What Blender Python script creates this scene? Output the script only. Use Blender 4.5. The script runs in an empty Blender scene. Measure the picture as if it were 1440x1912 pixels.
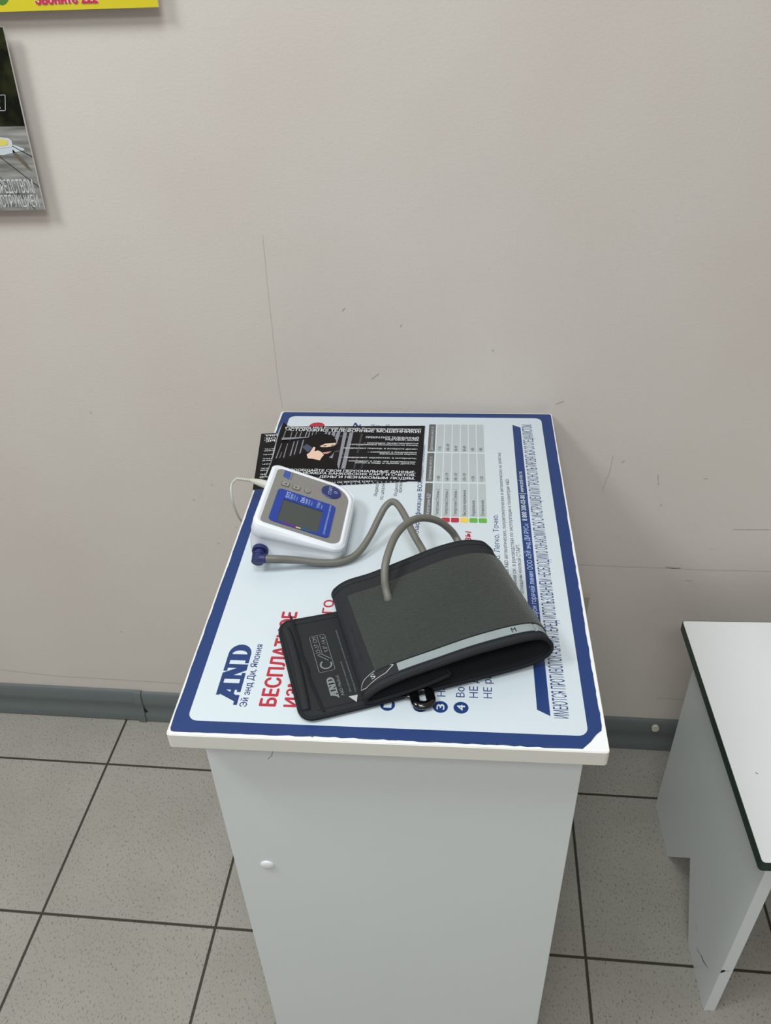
# Blood pressure self-check desk against a beige wall (Blender 4.5, empty scene)
import bpy, math, random
from mathutils import Vector, Matrix
from mathutils.geometry import tessellate_polygon
random.seed(7)
SC = bpy.context.scene
COL = SC.collection

# ------------------------------------------------------------------ camera
cam_d = bpy.data.cameras.new('camera')
cam_d.sensor_fit = 'VERTICAL'
cam_d.sensor_height = 24.0
cam_d.lens = 19.227
cam_d.clip_start = 0.02
cam = bpy.data.objects.new('camera', cam_d)
cam.location = (0.0967, -1.1770, 1.4800)
cam.rotation_euler = (0.93457, 0.03365, 0.09629)
COL.objects.link(cam)
SC.camera = cam

# ------------------------------------------------------------------ world, lights, exposure
world = bpy.data.worlds.new('room_air')
SC.world = world
world.use_nodes = True
wb = world.node_tree.nodes['Background']
wb.inputs[0].default_value = (1.0, 0.935, 0.875, 1)
wb.inputs[1].default_value = 0.365

def ceiling_lamp(name, loc, size, power, color):
    d = bpy.data.lights.new(name, 'AREA')
    d.shape = 'RECTANGLE'
    d.size, d.size_y = size
    d.energy = power
    d.color = color
    o = bpy.data.objects.new(name, d)
    o.location = loc
    COL.objects.link(o)
    return o

ceiling_lamp('ceiling_panel_light', (-1.45, -1.10, 2.80), (0.60, 0.60), 35, (0.935, 0.985, 1.0))
ceiling_lamp('ceiling_panel_light', (-0.10, -0.95, 2.80), (0.60, 0.60), 16, (0.935, 0.985, 1.0))
ceiling_lamp('ceiling_panel_light', (0.10, -2.10, 2.80), (1.20, 0.60), 23, (0.935, 0.985, 1.0))

SC.view_settings.view_transform = 'Standard'
SC.view_settings.look = 'None'
SC.view_settings.gamma = 1.0
SC.view_settings.use_curve_mapping = False
SC.view_settings.exposure = 0.0

# ------------------------------------------------------------------ materials
def lin(c):
    c /= 255.0
    return c / 12.92 if c <= 0.04045 else ((c + 0.055) / 1.055) ** 2.4

MATS = {}
def mat(name, rgb, rough=0.5, metal=0.0, var=0.04, scale=60.0, bump=0.0, bscale=None, spec=0.5, coat=0.0):
    """procedural material: colour modulated by noise, optional noise bump"""
    if name in MATS:
        return MATS[name]
    m = bpy.data.materials.new(name)
    m.use_nodes = True
    nt = m.node_tree
    b = nt.nodes['Principled BSDF']
    c = [lin(x) for x in rgb]
    tc = nt.nodes.new('ShaderNodeTexCoord')
    nz = nt.nodes.new('ShaderNodeTexNoise')
    nz.inputs['Scale'].default_value = scale
    nz.inputs['Detail'].default_value = 3
    nt.links.new(tc.outputs['Object'], nz.inputs['Vector'])
    mx = nt.nodes.new('ShaderNodeMix')
    mx.data_type = 'RGBA'
    mx.inputs[6].default_value = (*[max(0, x * (1 - var)) for x in c], 1)
    mx.inputs[7].default_value = (*[min(1, x * (1 + var)) for x in c], 1)
    nt.links.new(nz.outputs['Fac'], mx.inputs[0])
    nt.links.new(mx.outputs[2], b.inputs['Base Color'])
    b.inputs['Roughness'].default_value = rough
    b.inputs['Metallic'].default_value = metal
    b.inputs['Specular IOR Level'].default_value = spec
    b.inputs['Coat Weight'].default_value = coat
    if bump:
        n2 = nt.nodes.new('ShaderNodeTexNoise')
        n2.inputs['Scale'].default_value = bscale or scale
        n2.inputs['Detail'].default_value = 4
        nt.links.new(tc.outputs['Object'], n2.inputs['Vector'])
        bp = nt.nodes.new('ShaderNodeBump')
        bp.inputs['Strength'].default_value = bump
        bp.inputs['Distance'].default_value = 0.001
        nt.links.new(n2.outputs['Fac'], bp.inputs['Height'])
        nt.links.new(bp.outputs['Normal'], b.inputs['Normal'])
    MATS[name] = m
    return m

def mat_wall():
    m = bpy.data.materials.new('beige_painted_plaster')
    m.use_nodes = True
    nt = m.node_tree; N = nt.nodes; L = nt.links
    b = N['Principled BSDF']
    b.inputs['Roughness'].default_value = 0.55
    b.inputs['Specular IOR Level'].default_value = 0.25
    tc = N.new('ShaderNodeTexCoord')
    big = N.new('ShaderNodeTexNoise'); big.inputs['Scale'].default_value = 3.2; big.inputs['Detail'].default_value = 5
    L.new(tc.outputs['Object'], big.inputs['Vector'])
    r1 = N.new('ShaderNodeValToRGB')
    r1.color_ramp.elements[0].position = 0.30; r1.color_ramp.elements[0].color = (0.585, 0.535, 0.490, 1)
    r1.color_ramp.elements[1].position = 0.72; r1.color_ramp.elements[1].color = (0.620, 0.577, 0.532, 1)
    L.new(big.outputs['Fac'], r1.inputs[0])
    # small smudges of dirt
    mp = N.new('ShaderNodeMapping'); mp.inputs['Scale'].default_value = (9, 9, 6)
    L.new(tc.outputs['Object'], mp.inputs['Vector'])
    sm = N.new('ShaderNodeTexNoise'); sm.inputs['Scale'].default_value = 1.7; sm.inputs['Detail'].default_value = 8; sm.inputs['Roughness'].default_value = 0.75
    L.new(mp.outputs['Vector'], sm.inputs['Vector'])
    r2 = N.new('ShaderNodeValToRGB')
    r2.color_ramp.elements[0].position = 0.66; r2.color_ramp.elements[0].color = (0, 0, 0, 1)
    r2.color_ramp.elements[1].position = 0.80; r2.color_ramp.elements[1].color = (0.35, 0.35, 0.35, 1)
    L.new(sm.outputs['Fac'], r2.inputs[0])
    mx = N.new('ShaderNodeMix'); mx.data_type = 'RGBA'
    mx.inputs[7].default_value = (0.40, 0.36, 0.33, 1)
    L.new(r2.outputs[0], mx.inputs[0]); L.new(r1.outputs[0], mx.inputs[6])
    L.new(mx.outputs[2], b.inputs['Base Color'])
    fine = N.new('ShaderNodeTexNoise'); fine.inputs['Scale'].default_value = 240; fine.inputs['Detail'].default_value = 5
    L.new(tc.outputs['Object'], fine.inputs['Vector'])
    bp = N.new('ShaderNodeBump'); bp.inputs['Strength'].default_value = 0.22; bp.inputs['Distance'].default_value = 0.0012
    L.new(fine.outputs['Fac'], bp.inputs['Height']); L.new(bp.outputs['Normal'], b.inputs['Normal'])
    return m

TILE = 0.33
def mat_floor():
    m = bpy.data.materials.new('speckled_grey_floor_tiles')
    m.use_nodes = True
    nt = m.node_tree; N = nt.nodes; L = nt.links
    b = N['Principled BSDF']
    tc = N.new('ShaderNodeTexCoord')
    sep = N.new('ShaderNodeSeparateXYZ'); L.new(tc.outputs['Object'], sep.inputs[0])
    def mth(op, a, bb=None):
        n = N.new('ShaderNodeMath'); n.operation = op
        for i, x in enumerate((a, bb)):
            if x is None: continue
            if isinstance(x, (int, float)): n.inputs[i].default_value = x
            else: L.new(x, n.inputs[i])
        return n.outputs[0]
    def groutdist(out, off):
        t = mth('DIVIDE', mth('SUBTRACT', out, off), TILE)
        fr = mth('FRACT', t)
        return mth('MULTIPLY', mth('MINIMUM', fr, mth('SUBTRACT', 1.0, fr)), TILE)
    dx = groutdist(sep.outputs[0], -0.6625 - TILE * 10)
    dy = groutdist(sep.outputs[1], -0.1355 - TILE * 20)
    d = mth('MINIMUM', dx, dy)
    g = N.new('ShaderNodeMapRange'); g.inputs[1].default_value = 0.0019; g.inputs[2].default_value = 0.0030
    L.new(d, g.inputs[0])
    cl = N.new('ShaderNodeTexNoise'); cl.inputs['Scale'].default_value = 7; cl.inputs['Detail'].default_value = 6
    L.new(tc.outputs['Object'], cl.inputs['Vector'])
    rc = N.new('ShaderNodeValToRGB')
    rc.color_ramp.elements[0].position = 0.3; rc.color_ramp.elements[0].color = (0.285, 0.272, 0.240, 1)
    rc.color_ramp.elements[1].position = 0.7; rc.color_ramp.elements[1].color = (0.325, 0.311, 0.277, 1)
    L.new(cl.outputs['Fac'], rc.inputs[0])
    mp = N.new('ShaderNodeMapping'); mp.inputs['Scale'].default_value = (1, 0.55, 1); mp.inputs['Rotation'].default_value = (0, 0, 0.6)
    L.new(tc.outputs['Object'], mp.inputs['Vector'])
    sp = N.new('ShaderNodeTexNoise'); sp.inputs['Scale'].default_value = 330; sp.inputs['Detail'].default_value = 2; sp.inputs['Roughness'].default_value = 0.6
    L.new(mp.outputs['Vector'], sp.inputs['Vector'])
    rs = N.new('ShaderNodeValToRGB')
    rs.color_ramp.elements[0].position = 0.57; rs.color_ramp.elements[0].color = (0, 0, 0, 1)
    rs.color_ramp.elements[1].position = 0.70; rs.color_ramp.elements[1].color = (0.75, 0.75, 0.75, 1)
    L.new(sp.outputs['Fac'], rs.inputs[0])
    mx = N.new('ShaderNodeMix'); mx.data_type = 'RGBA'; mx.inputs[7].default_value = (0.085, 0.078, 0.068, 1)
    L.new(rs.outputs[0], mx.inputs[0]); L.new(rc.outputs[0], mx.inputs[6])
    m2 = N.new('ShaderNodeMix'); m2.data_type = 'RGBA'; m2.inputs[6].default_value = (0.042, 0.036, 0.027, 1)
    L.new(g.outputs[0], m2.inputs[0]); L.new(mx.outputs[2], m2.inputs[7])
    L.new(m2.outputs[2], b.inputs['Base Color'])
    b.inputs['Roughness'].default_value = 0.5
    b.inputs['Specular IOR Level'].default_value = 0.3
    bp = N.new('ShaderNodeBump'); bp.inputs['Strength'].default_value = 0.6; bp.inputs['Distance'].default_value = 0.0015
    L.new(g.outputs[0], bp.inputs['Height']); L.new(bp.outputs['Normal'], b.inputs['Normal'])
    return m

M_WALL, M_FLOOR = mat_wall(), mat_floor()
M_CRACK = mat('hairline_crack_in_paint', (184, 174, 164), 0.7)
M_SCUFF = mat('grey_scuff_on_paint', (170, 162, 154), 0.7)
M_PATCH = mat('bare_pink_plaster', (205, 185, 172), 0.8)
M_TAPE = mat('faded_greenish_tape', (168, 165, 150), 0.5)
M_BASE = mat('grey_plastic_skirting', (96, 104, 104), 0.42, bump=0.1, scale=25)
M_BLACK = mat('black_gap', (8, 8, 8), 0.9)
M_DOT = mat('cream_plastic_plug', (205, 203, 188), 0.5)
M_LAM = mat('white_laminate', (223, 230, 231), 0.38, var=0.015, scale=8)
M_LAMTOP = mat('white_laminate_worn_top', (228, 231, 232), 0.35, var=0.02, scale=10)
M_EDGE = mat('cream_edge_band', (225, 224, 215), 0.45)
M_GREEN = mat('dark_green_edge_band', (18, 48, 38), 0.45)
M_MARK = mat('dark_scratch', (60, 56, 52), 0.7)
M_PBLUE = mat('print_navy_blue', (20, 52, 108), 0.42, var=0.02)
M_PWHITE = mat('print_paper_white', (197, 207, 213), 0.42, var=0.01)
M_PTEXTB = mat('print_text_blue', (32, 54, 112), 0.45)
M_PRED = mat('print_red', (172, 38, 54), 0.45)
M_PGREY = mat('print_light_grey', (172, 181, 181), 0.45)
M_PDGREY = mat('print_dark_grey', (92, 92, 92), 0.45)
M_PDARK = mat('print_dark_text', (52, 58, 70), 0.45)
M_PYEL = mat('print_yellow', (226, 192, 62), 0.45)
M_PGRN = mat('print_green', (92, 165, 62), 0.45)
M_CHIP = mat('torn_film_edge', (70, 72, 84), 0.6)
M_LBLACK = mat('leaflet_black', (15, 14, 16), 0.45, spec=0.2)
M_LBODY = mat('leaflet_black_clothing', (7, 6, 7), 0.5, spec=0.2)
M_LWHITE = mat('leaflet_white', (205, 208, 212), 0.4)
M_LGREY = mat('leaflet_grey_bars', (132, 132, 142), 0.4)
M_LDIM = mat('leaflet_dim_bars', (52, 52, 58), 0.4)
M_SKIN = mat('leaflet_skin_tone', (222, 188, 168), 0.4)
M_SKIND = mat('leaflet_pink_skin', (196, 140, 136), 0.4)
M_PHONE = mat('leaflet_phone', (62, 70, 96), 0.4)
M_MWHITE = mat('white_plastic_case', (222, 227, 233), 0.30, var=0.01)
M_MGREY = mat('silver_grey_faceplate', (138, 137, 133), 0.38, metal=0.25)
M_MBLUE = mat('bezel_blue', (26, 58, 148), 0.35)
M_LCD = mat('lcd_glass', (66, 72, 70), 0.18, var=0.02)
M_BTN = mat('metallic_button', (172, 170, 165), 0.3, metal=0.6)
M_BTNRIM = mat('dark_button_rim', (92, 90, 86), 0.4, metal=0.4)
M_START = mat('start_button_blue', (32, 44, 104), 0.3)
M_BTXT = mat('pale_blue_print', (176, 198, 240), 0.4)
M_LOGOB = mat('logo_blue', (36, 74, 170), 0.4)
M_PURP = mat('bar_purple', (112, 38, 108), 0.4)
M_TEAL = mat('bar_teal', (20, 88, 104), 0.4)
M_PLUG = mat('navy_rubber_plug', (30, 38, 92), 0.45)
M_TUBE = mat('grey_rubber_tube', (105, 104, 96), 0.45, var=0.05, scale=90)
M_CORD = mat('pale_grey_cord', (188, 188, 178), 0.45)
M_CLOTH = mat('charcoal_nylon', (33, 36, 39), 0.72, var=0.10, scale=160, bump=0.25, bscale=600, spec=0.3)
M_BIND = mat('black_binding_tape', (27, 30, 33), 0.75, var=0.1, scale=300, bump=0.3, bscale=900, spec=0.25)
M_VELC = mat('grey_green_velcro_pile', (54, 58, 55), 0.95, var=0.22, scale=260, bump=1.0, bscale=700, spec=0.1)
M_VELC.node_tree.nodes['Principled BSDF'].inputs['Sheen Weight'].default_value = 0.25
M_SILV = mat('silver_size_strip', (136, 146, 148), 0.5, var=0.12, scale=90)
M_CPRINT = mat('faded_cuff_print', (120, 124, 124), 0.6)
M_CPRINT2 = mat('cuff_print_light', (170, 174, 172), 0.6)
M_CDARK = mat('strip_black_letter', (25, 28, 30), 0.6)
M_RING = mat('glossy_black_ring', (9, 9, 11), 0.12, coat=0.4)
M_YSIGN = mat('sign_yellow', (210, 196, 34), 0.45, var=0.02)
M_YRED = mat('sign_red_letters', (196, 40, 70), 0.5)
M_YPINK = mat('sign_pink_halo', (236, 196, 190), 0.5)
M_YLEAF = mat('sign_green_leaf', (70, 120, 50), 0.5)
M_STICK = mat('printed_brown_stick', (104, 96, 82), 0.4, var=0.4, scale=400)
M_LEMON = mat('printed_pale_lemon', (214, 206, 100), 0.4)
M_BOARD = mat('board_edge_white', (225, 225, 222), 0.5)

def mat_foliage():
    m = bpy.data.materials.new('printed_dark_foliage'); m.use_nodes = True
    nt = m.node_tree; N = nt.nodes; L = nt.links; b = N['Principled BSDF']
    tc = N.new('ShaderNodeTexCoord'); nz = N.new('ShaderNodeTexNoise'); nz.inputs['Scale'].default_value = 22; nz.inputs['Detail'].default_value = 5
    L.new(tc.outputs['Object'], nz.inputs['Vector'])
    r = N.new('ShaderNodeValToRGB')
    r.color_ramp.elements[0].position = 0.48; r.color_ramp.elements[0].color = (0.004, 0.005, 0.003, 1)
    r.color_ramp.elements[1].position = 0.75; r.color_ramp.elements[1].color = (0.045, 0.052, 0.012, 1)
    L.new(nz.outputs['Fac'], r.inputs[0]); L.new(r.outputs[0], b.inputs['Base Color']); b.inputs['Roughness'].default_value = 0.35
    return m
def mat_wood():
    m = bpy.data.materials.new('printed_grey_planks'); m.use_nodes = True
    nt = m.node_tree; N = nt.nodes; L = nt.links; b = N['Principled BSDF']
    tc = N.new('ShaderNodeTexCoord'); mp = N.new('ShaderNodeMapping')
    mp.inputs['Rotation'].default_value = (0, -0.75, 0); mp.inputs['Scale'].default_value = (14, 14, 120)
    L.new(tc.outputs['Object'], mp.inputs['Vector'])
    nz = N.new('ShaderNodeTexNoise'); nz.inputs['Scale'].default_value = 1.0; nz.inputs['Detail'].default_value = 6
    L.new(mp.outputs['Vector'], nz.inputs['Vector'])
    r = N.new('ShaderNodeValToRGB')
    r.color_ramp.elements[0].position = 0.3; r.color_ramp.elements[0].color = (0.10, 0.10, 0.09, 1)
    r.color_ramp.elements[1].position = 0.7; r.color_ramp.elements[1].color = (0.36, 0.36, 0.34, 1)
    L.new(nz.outputs['Fac'], r.inputs[0]); L.new(r.outputs[0], b.inputs['Base Color']); b.inputs['Roughness'].default_value = 0.35
    return m
M_FOL, M_WOOD = mat_foliage(), mat_wood()
M_FOL.node_tree.nodes['Principled BSDF'].inputs['Specular IOR Level'].default_value = 0.2

# ------------------------------------------------------------------ mesh helpers
class MB:
    """collects geometry (in mm unless k=1) and links it as ONE mesh object"""
    def __init__(self, k=0.001, off=(0, 0, 0)):
        self.v, self.f, self.mi, self.mats, self.k, self.off = [], [], [], [], k, Vector(off)
    def _m(self, m):
        if m not in self.mats: self.mats.append(m)
        return self.mats.index(m)
    def add(self, verts, faces, m):
        b = len(self.v); i = self._m(m)
        self.v += [Vector(p) for p in verts]
        for f in faces:
            self.f.append([b + x for x in f]); self.mi.append(i)
    def box(self, p0, p1, m):
        (a, b, c), (d, e, f) = p0, p1
        vs = [(x, y, z) for z in (c, f) for y in (b, e) for x in (a, d)]
        self.add(vs, [(0, 2, 3, 1), (4, 5, 7, 6), (0, 1, 5, 4), (2, 6, 7, 3), (0, 4, 6, 2), (1, 3, 7, 5)], m)
    def poly(self, pts, m):
        self.add(pts, [list(range(len(pts)))], m)
    def prism(self, pts2, fn, n0, n1, m, m_side=None):
        """extrude a 2-D outline (counter-clockwise) between n0 and n1 through fn(x, y, n)"""
        n = len(pts2)
        lo = [fn(x, y, n0) for x, y in pts2]; hi = [fn(x, y, n1) for x, y in pts2]
        self.add(hi, [list(range(n))], m)
        self.add(lo, [list(range(n))[::-1]], m_side or m)
        self.add(lo + hi, [(i, (i + 1) % n, n + (i + 1) % n, n + i) for i in range(n)], m_side or m)
    def rings(self, R, m, cap0=True, cap1=True):
        n = len(R[0]); vs = [p for r in R for p in r]; fs = []
        for j in range(len(R) - 1):
            for i in range(n):
                fs.append((j * n + i, j * n + (i + 1) % n, (j + 1) * n + (i + 1) % n, (j + 1) * n + i))
        if cap0: fs.append(list(range(n))[::-1])
        if cap1: fs.append([(len(R) - 1) * n + i for i in range(n)])
        self.add(vs, fs, m)
    def tube(self, path, r, m, n=14, closed=False, flat=1.0):
        path = [Vector(p) for p in path]; N = len(path); R = []; up = None
        for i in range(N):
            a = path[(i - 1) % N] if (closed or i) else path[0]
            b = path[(i + 1) % N] if (closed or i < N - 1) else path[-1]
            t = (b - a).normalized()
            if up is None:
                up = Vector((0, 0, 1)) if abs(t.z) < 0.9 else Vector((1, 0, 0))
            x = (up - t * up.dot(t)).normalized(); up = x; y = t.cross(x)
            rr = r(i / (N - 1)) if callable(r) else r
            R.append([path[i] + x * (math.cos(k * 2 * math.pi / n) * rr * flat) + y * (math.sin(k * 2 * math.pi / n) * rr) for k in range(n)])
        if closed: R.append(R[0])
        self.rings(R, m, not closed, not closed)
    def build(self, name, parent=None, loc=None, rot=None, smooth=False, mods=None):
        me = bpy.data.meshes.new(name)
        me.from_pydata([tuple((p - self.off) * self.k) for p in self.v], [], self.f)
        for m in self.mats: me.materials.append(m)
        me.polygons.foreach_set('material_index', self.mi)
        me.update()
        o = bpy.data.objects.new(name, me)
        COL.objects.link(o)
        if parent: o.parent = parent
        if loc: o.location = loc
        if rot: o.rotation_euler = rot
        if smooth:
            me.polygons.foreach_set('use_smooth', [True] * len(me.polygons))
            if smooth is not True: me.set_sharp_from_angle(angle=math.radians(smooth))
        return o

def bevel(o, w, seg=2, ang=40):
    m = o.modifiers.new('bevel', 'BEVEL'); m.width = w; m.segments = seg; m.limit_method = 'ANGLE'; m.angle_limit = math.radians(ang)
    return o

def thing(name, label, cat, loc, rz=0.0, group=None):
    o = bpy.data.objects.new(name, None); COL.objects.link(o)
    o.empty_display_size = 0.05
    o.location = loc; o.rotation_euler = (0, 0, rz)
    return tag(o, label, cat, group)
def tag(o, label, cat, group=None):
    o['label'] = label; o['category'] = cat
    if group: o['group'] = group
    return o

def rrect(x0, x1, y0, y1, r, n=6):
    """rounded rectangle, counter-clockwise; r = one radius or (x0y0, x1y0, x1y1, x0y1)"""
    if not hasattr(r, '__len__'): r = (r,) * 4
    out = []
    for (cx, cy, sx, sy, a0, q) in ((x0, y0, 1, 1, math.pi, r[0]), (x1, y0, -1, 1, 1.5 * math.pi, r[1]), (x1, y1, -1, -1, 0, r[2]), (x0, y1, 1, -1, 0.5 * math.pi, r[3])):
        for i in range(n + 1):
            a = a0 + i / n * math.pi / 2
            out.append((cx + sx * q + q * math.cos(a), cy + sy * q + q * math.sin(a)))
    return out
def circle(cx, cy, r, n=28, ry=None):
    return [(cx + r * math.cos(i * 2 * math.pi / n), cy + (ry or r) * math.sin(i * 2 * math.pi / n)) for i in range(n)]
def spline(P, k=6):
    """Catmull-Rom through the points of P"""
    P = [Vector(p) for p in P]; out = []
    for i in range(len(P) - 1):
        a, b, c, d = P[max(0, i - 1)], P[i], P[i + 1], P[min(len(P) - 1, i + 2)]
        for j in range(k):
            t = j / k
            out.append(0.5 * ((2 * b) + (c - a) * t + (2 * a - 5 * b + 4 * c - d) * t * t + (3 * b - a - 3 * c + d) * t ** 3))
    out.append(P[-1]); return out

def text(mb, s, org, dx, dy, length, cap, m, fn, bold=0.0, shear=0.0, align='L', spacing=1.0):
    """lettering laid flat: org/dx/dy are 2-D, fn maps (x, y) to a 3-D point; length is fitted exactly, cap = capital height"""
    c = bpy.data.curves.new('lettering', 'FONT'); c.body = s; c.space_character = spacing
    o = bpy.data.objects.new('lettering', c); COL.objects.link(o)
    cu = o.to_curve(bpy.context.evaluated_depsgraph_get())
    cont = []
    for sp in cu.splines:
        pts = []; B = sp.bezier_points; n = len(B)
        for q in range(n):
            a, b = B[q], B[(q + 1) % n]
            p0, h0, h1, p1 = (Vector(v[:2]) for v in (a.co, a.handle_right, b.handle_left, b.co))
            d = p1 - p0
            flat = d.length < 1e-6 or (abs(d.x * (h0 - p0).y - d.y * (h0 - p0).x) + abs(d.x * (h1 - p0).y - d.y * (h1 - p0).x)) / d.length < 2e-3
            for t in ([0] if flat else [0, .25, .5, .75]):
                pts.append(p0 * (1 - t) ** 3 + h0 * 3 * t * (1 - t) ** 2 + h1 * 3 * t * t * (1 - t) + p1 * t ** 3)
        pts = [v for k, v in enumerate(pts) if (v - pts[k - 1]).length > 1e-5]
        if len(pts) > 2: cont.append((pts, sum(pts[k - 1].x * pts[k].y - pts[k].x * pts[k - 1].y for k in range(len(pts))) / 2))
    o.to_curve_clear(); bpy.data.objects.remove(o); bpy.data.curves.remove(c)
    def inside(v, P):
        r = False
        for k in range(len(P)):
            a, b = P[k - 1], P[k]
            if (a.y > v.y) != (b.y > v.y) and v.x < (b.x - a.x) * (v.y - a.y) / (b.y - a.y) + a.x: r = not r
        return r
    outers, holes = [], []
    for P, A in cont:
        best = None
        for Q, A2 in cont:
            if A * A2 < 0 and abs(A2) > abs(A) and min(q.x for q in Q) <= P[0].x <= max(q.x for q in Q) and all(inside(v, Q) for v in P[::3]):
                if best is None or abs(A2) < abs(best[1]): best = (Q, A2)
        if best: holes.append((P, best[0]))
        else: outers.append(P)
    vs, fs = [], []
    for P in outers:
        loops = [P] + [h for h, q in holes if q is P]
        base = len(vs)
        for L in loops: vs += [(v.x, v.y) for v in L]
        for tri in tessellate_polygon([[Vector((v.x, v.y, 0)) for v in L] for L in loops]):
            f = [base + k for k in tri]
            (ax, ay), (bx_, by_), (cx, cy) = (vs[k] for k in f)
            fs.append(f if (bx_ - ax) * (cy - ay) - (by_ - ay) * (cx - ax) > 0 else f[::-1])
    if not vs: return
    x0 = min(v[0] for v in vs); x1 = max(v[0] for v in vs)
    kx = length / (x1 - x0); ky = cap / 0.715
    nn = flat_normal(fn, org, dx, dy)
    shifts = [(0, 0)] if bold <= 0 else [(-bold, 0), (bold, 0), (0, bold), (0, -bold)]
    for i, (sx, sy) in enumerate(shifts):
        pts = []
        for x, y in vs:
            X = (x - x0) * kx - (length if align == 'R' else 0) + sx * ky; Y = y * ky + sy * ky * .6
            X += shear * Y
            pts.append(Vector(fn(org[0] + dx[0] * X + dy[0] * Y, org[1] + dx[1] * X + dy[1] * Y)) + nn * (.03 * i * (1 if mb.k < 1 else .001)))
        pv, pfc = [], []
        for j, f in enumerate(fs):
            pfc.append(list(range(len(pv), len(pv) + len(f))))
            pv += [pts[q] + nn * ((j % 9) * .003 * (1 if mb.k < 1 else .001)) for q in f]
        mb.add(pv, pfc, m)

def flat_normal(fn, org, dx, dy):
    a = Vector(fn(*org)); e = 1e-3
    u = Vector(fn(org[0] + dx[0] * e, org[1] + dx[1] * e)) - a; v = Vector(fn(org[0] + dy[0] * e, org[1] + dy[1] * e)) - a
    return u.cross(v).normalized()

def and_logo(mb, org, dx, dy, length, height, m, fn):
    q = [[(1.0, 0), (4.4, 0), (10.4, 10), (6.6, 10)], [(8.2, 0), (11.9, 0), (11.9, 10), (8.2, 10)], [(3.0, 2.6), (9, 2.6), (9, 4.3), (4.0, 4.3)],
         [(0, 0), (5.4, 0), (5.4, 1.6), (0, 1.6)], [(7, 0), (13, 0), (13, 1.6), (7, 1.6)], [(5.2, 8.4), (11.9, 8.4), (11.9, 10), (5.2, 10)],
         [(14.2, 0), (16.4, 0), (16.4, 10), (14.2, 10)], [(13, 0), (17.8, 0), (17.8, 1.6), (13, 1.6)], [(11.9, 8.4), (16, 8.4), (16, 10), (11.9, 10)],
         [(13.6, 10), (17.6, 10), (23, 0), (19.4, 0)], [(20.6, 0), (22.8, 0), (22.8, 10), (20.6, 10)], [(18.8, 8.4), (24.6, 8.4), (24.6, 10), (18.8, 10)],
         [(25.2, 0), (28.8, 0), (28.8, 10), (25.2, 10)], [(23.6, 0), (29.4, 0), (29.4, 1.6), (23.6, 1.6)], [(23.8, 8.4), (29.4, 8.4), (29.4, 10), (23.8, 10)]]
    for k in range(12):
        a, b = -math.pi / 2 + k * math.pi / 12, -math.pi / 2 + (k + 1) * math.pi / 12
        q.append([(29 + 2.2 * math.cos(a), 5 + 3.3 * math.sin(a)), (29 + 5.8 * math.cos(a), 5 + 5 * math.sin(a)), (29 + 5.8 * math.cos(b), 5 + 5 * math.sin(b)), (29 + 2.2 * math.cos(b), 5 + 3.3 * math.sin(b))])
    kx, ky = length / 34.8, height / 10
    nn = flat_normal(fn, org, dx, dy)
    for i, p in enumerate(q):
        mb.poly([Vector(fn(org[0] + dx[0] * x * kx + dy[0] * y * ky, org[1] + dx[1] * x * kx + dy[1] * y * ky)) + nn * (.015 * min(i, 15)) for x, y in p], m)

# ------------------------------------------------------------------ the setting
def structure(o): o['kind'] = 'structure'; return o
mb = MB(1)
mb.box((-3.2, -5.0, -0.08), (3.2, 0.0, 0.0), M_FLOOR)
structure(mb.build('floor'))

mb = MB(1)
mb.box((-3.2, 0.0, -0.08), (3.2, 0.12, 2.9), M_WALL)
wy = -0.0004
def wline(pts, w, m):
    for (x0, z0), (x1, z1) in zip(pts, pts[1:]):
        d = Vector((x1 - x0, z1 - z0)).normalized(); nx, nz = -d.y * w / 2, d.x * w / 2
        mb.poly([(x0 - nx, wy, z0 - nz), (x1 - nx, wy, z1 - nz), (x1 + nx, wy, z1 + nz), (x0 + nx, wy, z0 + nz)], m)
wline([(-0.210, 1.10), (-0.212, 1.02), (-0.2135, 0.90), (-0.214, 0.86), (-0.212, 0.815)], 0.00045, M_CRACK)
wline([(0.30, 0.4985), (0.38, 0.4972), (0.46, 0.4978), (0.53, 0.4965), (0.66, 0.499)], 0.0008, M_CRACK)
wline([(0.46, 0.4995), (0.475, 0.4985), (0.487, 0.499)], 0.003, M_SCUFF)
wline([(0.56, 0.590), (0.62, 0.592)], 0.0012, M_SCUFF)
wline([(0.337, 0.735), (0.335, 0.70), (0.332, 0.69), (0.328, 0.66)], 0.0007, M_CRACK)
for x, z, dx, dz in [(0.415, 0.700, .002, -.012), (0.418, 0.685, .001, -.006), (0.49, 0.695, .006, -.001), (0.43, 0.640, 0, -.005), (0.352, 0.722, .005, .004), (0.53, 0.545, .004, 0), (-0.10, 0.985, .004, .005),
                     (-0.012, 0.96, .003, .004), (0.13, 0.92, .002, .004), (-0.36, 0.655, .004, -.001), (-0.33, 0.56, .004, -.001), (-0.37, 0.52, .004, -.001), (-0.55, 0.80, .003, -.004), (-0.62, 0.27, .004, 0), (-0.40, 0.62, .004, 0),
                     (0.235, 0.83, .012, .006), (-0.06, 0.87, .012, .010), (0.50, 0.47, .012, -.001)]:
    wline([(x, z), (x + dx, z + dz)], 0.0011, M_SCUFF)
wline([(-0.47, 0.118), (-0.40, 0.135), (-0.34, 0.165), (-0.30, 0.175)], 0.0011, M_CRACK)
wline([(-0.95, 0.133), (-0.80, 0.120), (-0.50, 0.117), (-0.38, 0.122)], 0.001, M_CRACK)
wline([(0.50, 0.150), (0.54, 0.148), (0.60, 0.146)], 0.001, M_CRACK)
mb.poly([(0.316, wy, 0.431), (0.336, wy, 0.429), (0.3345, wy, 0.420), (0.316, wy, 0.4195)], M_PATCH)
mb.poly([(0.316, wy, 0.4185), (0.3345, wy, 0.4185), (0.3325, wy, 0.360), (0.316, wy, 0.355)], M_TAPE)
structure(mb.build('wall_back'))

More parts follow.
